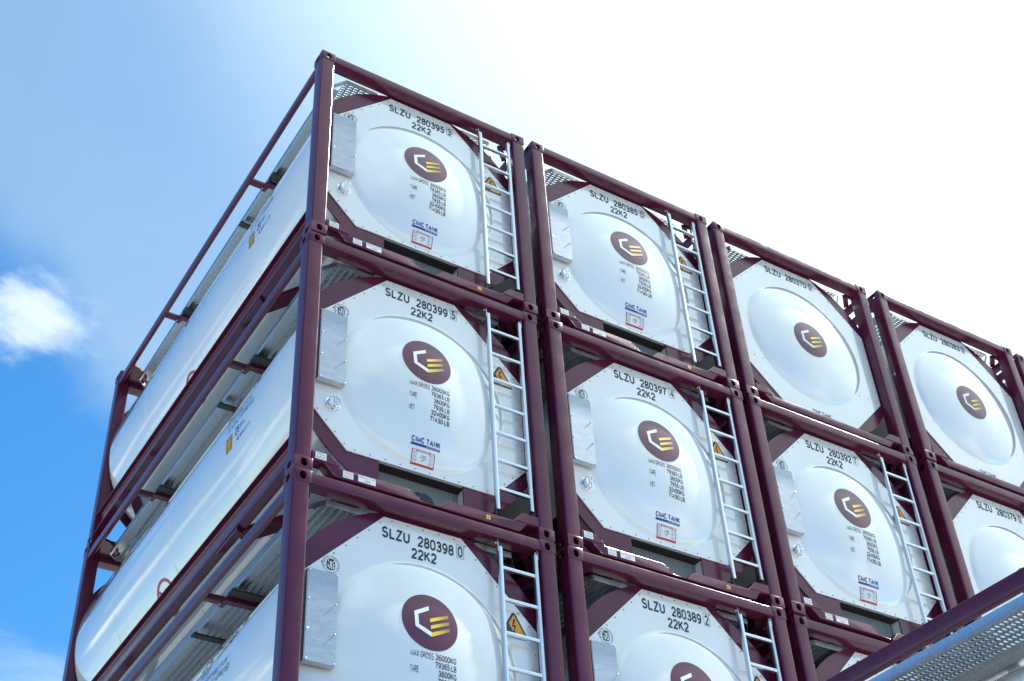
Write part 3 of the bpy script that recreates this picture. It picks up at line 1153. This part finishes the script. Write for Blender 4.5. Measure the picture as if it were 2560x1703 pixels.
# high-voltage triangle
def rounded_tri(cx, zb, w, h, r):
    P = [Vector((cx - w / 2, zb)), Vector((cx + w / 2, zb)), Vector((cx, zb + h))]
    out = []
    for i in range(3):
        p, a, b = P[i], P[i - 1], P[(i + 1) % 3]
        u, v = (a - p).normalized(), (b - p).normalized()
        half = u.angle(v) / 2
        d = r / math.tan(half)
        c = p + (u + v).normalized() * (r / math.sin(half))
        s, e = p + u * d, p + v * d
        a0 = math.atan2(s.y - c.y, s.x - c.x); a1 = math.atan2(e.y - c.y, e.x - c.x)
        da = (a1 - a0 + math.pi) % (2 * math.pi) - math.pi
        for k in range(6):
            t = a0 + da * k / 5
            out.append((c.x + r * math.cos(t), c.y + r * math.sin(t)))
    return out


TRI_B = Print().poly(rounded_tri(2.052, -0.938, 0.286, 0.252, 0.022)).mesh('voltage_warning', on_dome(0.002), M['ink'])
TRI_O = Print().poly(rounded_tri(2.052, -0.921, 0.228, 0.198, 0.006)).mesh('orange_field', on_dome(0.0036), M['orange'])
bolt = [(2.048, -0.765), (2.066, -0.768), (2.046, -0.822), (2.070, -0.818), (2.054, -0.872), (2.062, -0.871), (2.047, -0.903), (2.040, -0.870), (2.047, -0.872), (2.052, -0.835), (2.030, -0.839)]
TRI_L = Print().poly(bolt).mesh('flash_symbol', on_dome(0.005), M['ink'])

# rail stickers
STICK = []
for (a, b, c, d), lines, ink in (((0.181, 0.276, -2.456, -2.391), ['STEAM', 'OUTLET'], 'blue'), ((0.428, 0.519, -2.556, -2.492), ['STEAM', 'INLET'], 'red'),
                                ((0.563, 0.719, -2.553, -2.489), ['STEAM M.A.W.P', '4 BAR'], 'red')):
    yb = 0.0035 if a < 0.3 else 0.0095
    edge = Print().rect(a - 0.004, b + 0.004, c - 0.004, d + 0.004).mesh('sticker_edge', on_rail(yb), M['ink'])
    bg = Print().rect(a, b, c, d).mesh('steam_sticker', on_rail(yb - 0.001), M['label'])
    pr = Print()
    mid = (c + d) / 2
    pr.text(lines[0], a + 0.012 if a < 0.5 else a + 0.008, b - 0.010, mid + 0.004, d - 0.008, 0.15)
    if a < 0.5:
        pr.text(lines[1], a + 0.009, b - 0.007, c + 0.008, mid - 0.004, 0.15)
    else:
        pr.text(lines[1], (a + b) / 2 - 0.026, (a + b) / 2 + 0.030, c + 0.008, mid - 0.004, 0.15)
    tx = pr.mesh('sticker_lettering', on_rail(yb - 0.002), M['ink'] if ink == 'blue' else M['red'])
    STICK.append((bg, edge, tx))
EARTH = Print().rect(1.757, 1.797, -2.546, -2.505).mesh('earth_sticker', on_rail(0.0085), M['sticker'])
pr = Print()
pr.rect(1.7755, 1.7785, -2.525, -2.511); pr.rect(1.765, 1.789, -2.528, -2.525); pr.rect(1.769, 1.785, -2.534, -2.531); pr.rect(1.773, 1.781, -2.540, -2.537)
EARTH_S = pr.mesh('earth_symbol', on_rail(0.0075), M['ink'])

# inspection emblem: ring lettering round a dark shield with a small figure
ex_, ez_ = 0.412, -0.706
pr = Print()
pr.ring(ex_, ez_, 0.0690, 0.0725, 56)
word = 'BUREAU VERITAS'
for i, chh in enumerate(word):
    if chh == ' ':
        continue
    a = R(205 - 230 * i / (len(word) - 1))
    vs, fs, _ = text_geo(chh, 0.16)
    hw, hh = (0.0048 if chh != 'I' else 0.0014), 0.0062
    cxx, czz = ex_ + 0.0585 * math.cos(a), ez_ + 0.0585 * math.sin(a)
    up = Vector((math.cos(a), math.sin(a))); rt = Vector((up.y, -up.x))
    pr.tri([tuple(Vector((cxx, czz)) + rt * ((u - 0.5) * 2 * hw) + up * ((w - 0.5) * 2 * hh)) for u, w, l in vs], fs)
sh = [(-0.036, 0.012), (-0.030, 0.034), (-0.018, 0.046), (0, 0.050), (0.018, 0.046), (0.030, 0.034), (0.036, 0.012), (0.036, -0.020), (0.030, -0.044), (0.0, -0.052), (-0.030, -0.044), (-0.036, -0.020)]
pr.poly([(ex_ + a, ez_ + b) for a, b in sh])
EMB = pr.mesh('inspection_emblem', on_dome(0.002), M['ink'])
pr = Print()
for q in ([(-0.006, -0.004), (0.008, -0.004), (0.006, 0.016), (-0.004, 0.016)], [(-0.004, 0.012), (-0.022, 0.020), (-0.026, 0.038), (-0.021, 0.039), (-0.017, 0.024), (-0.002, 0.018)],
          [(0.004, 0.014), (0.016, 0.024), (0.026, 0.036), (0.029, 0.031), (0.019, 0.018), (0.006, 0.010)], [(-0.006, -0.004), (0.001, -0.004), (-0.006, -0.040), (-0.016, -0.040)],
          [(0.001, -0.004), (0.008, -0.004), (0.012, -0.042), (0.004, -0.042)], [(-0.031, -0.006), (-0.012, -0.004), (-0.012, 0.000), (-0.031, -0.002)], [(-0.028, -0.012), (-0.016, -0.012), (-0.019, -0.032), (-0.026, -0.030)],
          [(0.014, -0.008), (0.031, -0.008), (0.031, -0.004), (0.014, -0.004)], [(0.017, -0.014), (0.028, -0.014), (0.026, -0.038), (0.017, -0.038)]):
    pr.poly([(ex_ + a, ez_ + b) for a, b in q])
pr.disc(ex_ + 0.001, ez_ + 0.022, 0.0058, n=14, rings=1)
pr.disc(ex_ + 0.022, ez_ + 0.004, 0.0065, n=14, rings=1)
EMB_F = pr.mesh('emblem_figure', on_dome(0.0032), M['label'])

# ---- marks on the left flank of the tank (h = arc height from the axis line)
def deg(d):
    return R(d) * TR


def flank_marks(serial):
    out = []
    pr = Print()
    if serial:
        pr.text(serial, -1.80, -1.02, deg(25.0), deg(25.0) + 0.115, 0.14)
        pr.text('22K2 T11 L4BN', -1.80, -1.10, deg(18.0), deg(18.0) + 0.115, 0.14)
    pr.text('RID/ADR', -1.712, -1.535, deg(12.2), deg(12.2) + 0.062, 0.12)
    pr.text('UN PORTABLE TANK', -1.650, -1.135, deg(7.7), deg(7.7) + 0.062, 0.12)
    pr.text('TC IMPACT APPROVED', -1.615, -1.052, deg(3.3), deg(3.3) + 0.062, 0.12)
    out.append((pr.mesh('flank_lettering', on_side(), M['ink'], cut=0.12), None))
    pr = Print()
    pr.text('25', -1.425, -1.335, deg(-3.2), deg(-3.2) + 0.085, 0.15)
    pr.text('000 L', -1.318, -1.215, deg(-2.0), deg(-2.0) + 0.04)
    pr.text('4', -1.385, -1.345, deg(-7.6), deg(-7.6) + 0.075, 0.15)
    pr.text('BAR M.A.W.P', -1.318, -1.10, deg(-7.0), deg(-7.0) + 0.04)
    out.append((pr.mesh('capacity_lettering', on_side(), M['blue'], cut=0.12), None))
    return out


pr = Print().rect(-1.622, -1.494, deg(-7.0), deg(0.2))
PLAC = pr.mesh('orange_placard', on_side(), M['sticker'], cut=0.03)
pr = Print()
for (a, b, c, d) in ((-1.622, -1.494, 0.0, 0.006), (-1.622, -1.494, 0.144, 0.150), (-1.622, -1.617, 0.006, 0.144), (-1.499, -1.494, 0.006, 0.144)):
    pr.rect(a, b, deg(-7.0) + c, deg(-7.0) + d)
pr.text('2.5', -1.600, -1.516, deg(-3.0), deg(-0.7), 0.15); pr.text('9.5', -1.600, -1.516, deg(-6.2), deg(-3.9), 0.15)
PLAC_T = pr.mesh('placard_lettering', on_side(0.0045), M['ink'], cut=0.03)

pc, ph = -3.385, deg(-33.2)
pr = Print().ring(pc, ph, 0.158, 0.190, 64)
c45 = math.cos(R(45))
pr.poly([(pc + u * c45 * 0.165 + v * c45 * 0.015, ph - u * c45 * 0.165 + v * c45 * 0.015) for u, v in ((-1, -1), (1, -1), (1, 1), (-1, 1))])
PROH = pr.mesh('prohibition_sign', on_side(0.004), M['red'], cut=0.04)
pr = Print()
pr.poly([(pc - 0.01, ph - 0.06), (pc + 0.05, ph - 0.06), (pc + 0.075, ph + 0.03), (pc + 0.03, ph + 0.085), (pc + 0.02, ph + 0.03), (pc - 0.03, ph + 0.06)])
pr.rect(pc - 0.12, pc + 0.02, ph - 0.10, ph - 0.082)
PROH_F = pr.mesh('flame_symbol', on_side(0.003), M['ink'], cut=0.04)
SLOG = Print().disc(-5.285, deg(23.2), 0.218, n=64, rings=12).mesh('flank_logo', on_side(0.003), M['logo'])
pr = Print()
o = deg(23.2)
pr.poly([(-5.285 + (x - 1.22) * 0.9, o + (z + 1.048) * 0.9) for x, z in [(1.081, -0.982), (1.211, -0.908), (1.211, -0.947), (1.115, -1.001), (1.118, -1.091), (1.225, -1.137), (1.221, -1.178), (1.085, -1.114)]])
SLOG_B = pr.mesh('flank_logo_bracket', on_side(0.005), M['logow'], cut=0.05)
pr = Print()
for q in ([(1.215, -1.052), (1.381, -0.978), (1.382, -0.949), (1.215, -1.020)], [(1.219, -1.111), (1.384, -1.037), (1.385, -1.008), (1.219, -1.080)], [(1.224, -1.178), (1.386, -1.096), (1.389, -1.066), (1.223, -1.141)]):
    pr.poly([(-5.285 + (x - 1.22) * 0.9, o + (z + 1.048) * 0.9) for x, z in q])
SLOG_Y = pr.mesh('flank_logo_bars', on_side(0.005), M['sticker'], cut=0.05)
SLET = Print().text('CS LEASING', -5.555, -5.020, deg(4.6), deg(4.6) + 0.075, 0.11).mesh('leasing_lettering', on_side(), M['ink'], cut=0.12)


# ------------------------------------------------------------------ kits
def frame_kit(k, kind):
    for p in POSTS: k.add(p, 'corner_post')
    for c in CASTS: k.add(c, 'corner_casting')
    k.add(top_end, 'top_end_rail'); k.add(top_back, 'top_end_rail')
    r = k.add(bot_A if kind == 'A' else bot_B, 'bottom_end_rail'); k.add(bot_back, 'bottom_end_rail')
    k.add(doubler, 'doubler_plate', r); k.add(doubler_r, 'doubler_plate', r); k.add(WELD, 'weld_beads', r)
    for p in TSR: k.add(p, 'top_side_rail')
    for p in BSR: k.add(p, 'bottom_side_rail')
    for p in FB: k.add(p, 'diagonal_brace')
    for p in FGS: k.add(p, 'floor_gusset')
    for p in GUS: k.add(p, 'corner_gusset')
    k.add(EPL_A if kind == 'A' else EPL_B, 'end_plate'); k.add(EPL_BACK, 'end_plate')
    t = k.add(tank_A if kind == 'A' else tank_B, 'tank')
    e = k.add(PANEL_A if kind == 'A' else PANEL_B, 'end_panel')
    k.add(SCREW_A if kind == 'A' else SCREW_B, 'screw_heads', e)
    for i, w in enumerate(WALK):
        wi = k.add(w, 'walkway')
    return r, t, e


def walk_details(k):
    w = [i for i, it in enumerate(k.items) if it[1] == 'walkway'][0]
    k.add(STUD, 'raised_dimples', w)
    for y in SUP_Y:
        s = k.add(support(y), 'walkway_support')
        k.add(support_arm(y), 'support_arm', s); k.add(bolts(y), 'bolts', s)
        k.add(cross_strap(y - 0.195, 0.05), 'walkway_strap', w)
    for y in (2.53,):
        k.add(cross_strap(y, 0.035), 'walkway_strap', w)


def front_details(k, r, t, e, kind, big_cover):
    d = k.add(DISC_A if kind == 'A' else DISC_B, 'logo_disc', e)
    k.add(BRKT_A if kind == 'A' else BRKT_B, 'logo_bracket', e)
    for b in (BARS_A if kind == 'A' else BARS_B): k.add(b, 'logo_bar', e)
    if kind == 'B':
        k.add(MAKER_B, 'maker_mark', e)
        return
    for wl in WEIGHTS: k.add(wl, 'weight_lettering', e)
    k.add(CODE, 'size_code', e)
    k.add(MAKER_A[0], 'maker_mark', e); k.add(MAKER_A[1], 'maker_lettering', e)
    s = k.add(RED_BG, 'instruction_sticker', e); k.add(RED_FR, 'red_border', e); k.add(RED_TX, 'grey_drawing', e)
    k.add(TRI_B, 'voltage_warning', e); k.add(TRI_O, 'orange_field', e); k.add(TRI_L, 'flash_symbol', e)
    k.add(EMB, 'inspection_emblem', e); k.add(EMB_F, 'emblem_figure', e)
    for bg, ed, tx in STICK:
        k.add(bg, 'steam_sticker', r); k.add(ed, 'sticker_edge', r); k.add(tx, 'sticker_lettering', r)
    k.add(EARTH, 'earth_sticker', r); k.add(EARTH_S, 'earth_symbol', r)
    for h in HOOKS: k.add(h, 'hook', r)
    k.add(VTAG, 'valve_tag', r)
    l = k.add(LAD, 'ladder')
    for g in RUNGS: k.add(g, 'rung', l)
    for b in BRK: k.add(b, 'ladder_bracket', l)
    p = k.add(PLATE_F, 'data_plate'); k.add(PLATE_B, 'plate_box', p); k.add(PLATE_S, 'rivets', p)
    c = k.add(CAP_F, 'cap_flange'); k.add(CAP, 'screw_cap', c)
    k.add(SOFF, 'recess_soffit', t); k.add(RECW, 'recess_shade_sheet', t); k.add(RECL, 'embossed_frame', t); k.add(SEAM, 'corner_seam', t)
    k.add(CANVAS[big_cover], 'valve_cover', t)


def serial_meshes(serial, check):
    out = [(Print().text('SLZU', 0.846, 1.096, -0.332, -0.228, 0.19).mesh('owner_code', on_dome(0.0022), M['ink']), 'owner_code')]
    if serial:
        out.append((Print().text(serial, 1.166, 1.503, -0.331, -0.228, 0.19).mesh('serial_number', on_dome(0.0022), M['ink']), 'serial_number'))
        out.append((Print().text(check, 1.543, 1.586, -0.323, -0.220, 0.18).mesh('check_digit', on_dome(0.0022), M['ink']), 'check_digit'))
        a, b, c, d, t = 1.530, 1.599, -0.334, -0.208, 0.003
        pr = Print()
        pr.tri([(a, c), (b, c), (b, d), (a, d), (a + t, c + t), (b - t, c + t), (b - t, d - t), (a + t, d - t)],
               [(i, (i + 1) % 4, (i + 1) % 4 + 4, i + 4) for i in range(4)])
        out.append((pr.mesh('check_box', on_dome(0.0022), M['ink']), 'check_box'))
    return out


GROUP = 'tank containers stacked in the yard'


def container(x, y, z, kind, label, serial=None, check=None, full=True, flank=False, big_cover=False, rotz=0.0, walks=True):
    root = bpy.data.objects.new('tank_container', None)
    root.empty_display_size = 0.5
    root.location = (x, y, z)
    root.rotation_euler = (0, 0, rotz)
    root['label'] = label
    root['category'] = 'tank container'
    root['group'] = GROUP
    COL.objects.link(root)
    k = Kit()
    r, t, e = frame_kit(k, kind)
    if walks:
        walk_details(k)
    if full:
        front_details(k, r, t, e, kind, big_cover)
        for me, nm in serial_meshes(serial, check):
            k.add(me, nm, e)
    if flank:
        for me, lb in flank_marks(('SLZU  %s %s' % (serial, check)) if serial else None):
            k.add(me, me.name.split('.')[0], t)
        k.add(PLAC, 'orange_placard', t); k.add(PLAC_T, 'placard_lettering', t)
        k.add(PROH, 'prohibition_sign', t); k.add(PROH_F, 'flame_symbol', t)
        k.add(SLOG, 'flank_logo', t); k.add(SLOG_B, 'flank_logo_bracket', t); k.add(SLOG_Y, 'flank_logo_bars', t)
        k.add(SLET, 'leasing_lettering', t)
    objs = []
    for me, name, par, lb, kd in k.items:
        o = bpy.data.objects.new(name, me)
        COL.objects.link(o)
        o.parent = root if par is None else objs[par]
        if lb: o['label'] = lb
        if name in ('raised_dimples', 'weld_beads', 'screw_heads', 'rivets', 'bolts', 'grey_drawing'): o['kind'] = 'stuff'
        objs.append(o)
    return root, objs


# ------------------------------------------------------------------ ground
gm = bpy.data.meshes.new('ground')
gm.from_pydata([(-900, -900, 0), (900, -900, 0), (900, 900, 0), (-900, 900, 0)], [], [(0, 1, 2, 3)])
gm.materials.append(M['ground'])
go = bpy.data.objects.new('ground', gm)
go['kind'] = 'structure'
COL.objects.link(go)

# ------------------------------------------------------------------ the stack
def lev(k):
    return TOP - HT * (k + 1)


seen = [
    (0.014, 0.017, 0, 'A', '280395', '3', True, False, 'white tank container marked 280395 at the top of the nearest corner column'),
    (0.001, 0.027, 1, 'A', '280399', '5', True, True, 'white tank container marked 280399 in the corner column, just below 280395'),
    (-0.003, 0.023, 2, 'A', '280398', '0', True, False, 'white tank container marked 280398, cut off by the bottom of the photo'),
    (2.537, 0.001, 0, 'A', '280385', '0', False, False, 'tank container marked 280385, top of the second column, with a ladder'),
    (2.554, 0.002, 1, 'A', '280397', '4', False, False, 'tank container marked 280397 in the second column, below 280385'),
    (2.541, 0.000, 2, 'A', '280389', '2', False, False, 'tank container marked 280389, third down in the second column'),
    (5.072, 0.000, 0, 'B', '280370', '0', False, False, 'ladderless tank container marked 280370, top of the third column'),
    (5.081, -0.002, 1, 'A', '280392', '7', False, False, 'tank container marked 280392 with a ladder, below 280370'),
    (5.103, 0.021, 2, 'A', None, None, False, False, 'tank container below 280392, mostly hidden behind the close maroon rail'),
    (7.657, -0.052, 0, 'B', '280383', '0', False, False, 'ladderless tank container marked 280383, top of the fourth column'),
    (7.661, -0.037, 1, 'B', '280379', '0', False, False, 'ladderless tank container marked 280379, below 280383'),
]
for x, y, k, kind, ser, chk, flank, big, lab in seen:
    container(x, y, lev(k), kind, lab, ser, chk, True, flank, big)
container(10.215, -0.03, lev(0), 'B', 'tank container at the photo edge beyond 280383, only a corner casting showing', full=False)
# what carries them, out of the picture below and at the far side
names = ['first', 'second', 'third', 'fourth', 'fifth']
rows_ = ['second', 'third', 'fourth', 'lowest']
for c, x in enumerate((0.0, 2.545, 5.085, 7.66, 10.215)):
    for k in range(1, 5):
        if (c < 3 and k < 3) or (c == 3 and k < 2):
            continue
        container(x, 0.0, lev(k), 'B', '%s tank container from the top in the %s column of the stack' % (rows_[k - 1] if k < 4 else 'bottom', names[c]), full=False, walks=False)

# ------------------------------------------------------------------ the two containers close on the right
yaw = R(2.7)
bx, by = 2.088 + 0.2002, -3.0 - 4.2453
near, nobj = container(bx, by, HT, 'B', 'close tank container at lower right, its top rail and punched walkway seen from below', full=False, rotz=yaw)
container(bx, by, 0.0, 'B', 'tank container on the ground under the close one at lower right', full=False, rotz=yaw, walks=False)


def perforated_mesh():
    mb = MB()
    zt = Z(-0.128)
    ys0, dy = 4.25 - 0.6465, 0.0208
    xs = [0.8356, 0.8770, 0.9146]
    hy, hx, r, n = dy / 2, 0.0200, 0.0075, 12
    for k in range(70):
        yc = ys0 + dy * k
        for xc in xs:
            v, f = [], []
            for i in range(n):
                a = 2 * math.pi * i / n
                c, s = math.cos(a), math.sin(a)
                m = max(abs(c), abs(s))
                v.append((xc + c / m * hx, yc + s / m * hy, zt))
            v += [(xc + r * 1.25 * math.cos(2 * math.pi * i / n), yc + r * math.sin(2 * math.pi * i / n), zt) for i in range(n)]
            v += [(xc + r * 1.25 * math.cos(2 * math.pi * i / n), yc + r * math.sin(2 * math.pi * i / n), zt + 0.002) for i in range(n)]
            for i in range(n):
                j = (i + 1) % n
                f += [(i, j, n + j, n + i), (n + i, n + j, 2 * n + j, 2 * n + i)]
            mb.add(v, f)
    ya, yb = ys0 - dy / 2, ys0 + dy * 69.5
    mb.box(0.800, 0.8155, ya - 0.09, yb, zt - 0.020, zt + 0.002)
    mb.box(0.9347, 0.985, ya - 0.09, yb, zt - 0.012, zt + 0.002)
    mb.box(0.8157, 0.9345, ya - 0.09, ya - 0.0002, zt - 0.001, zt + 0.002)
    return mb.mesh('perforated_step', M['galv'], 30, smooth=False, recalc=False)


ps = bpy.data.objects.new('perforated_step', perforated_mesh())
COL.objects.link(ps)
ps.parent = near
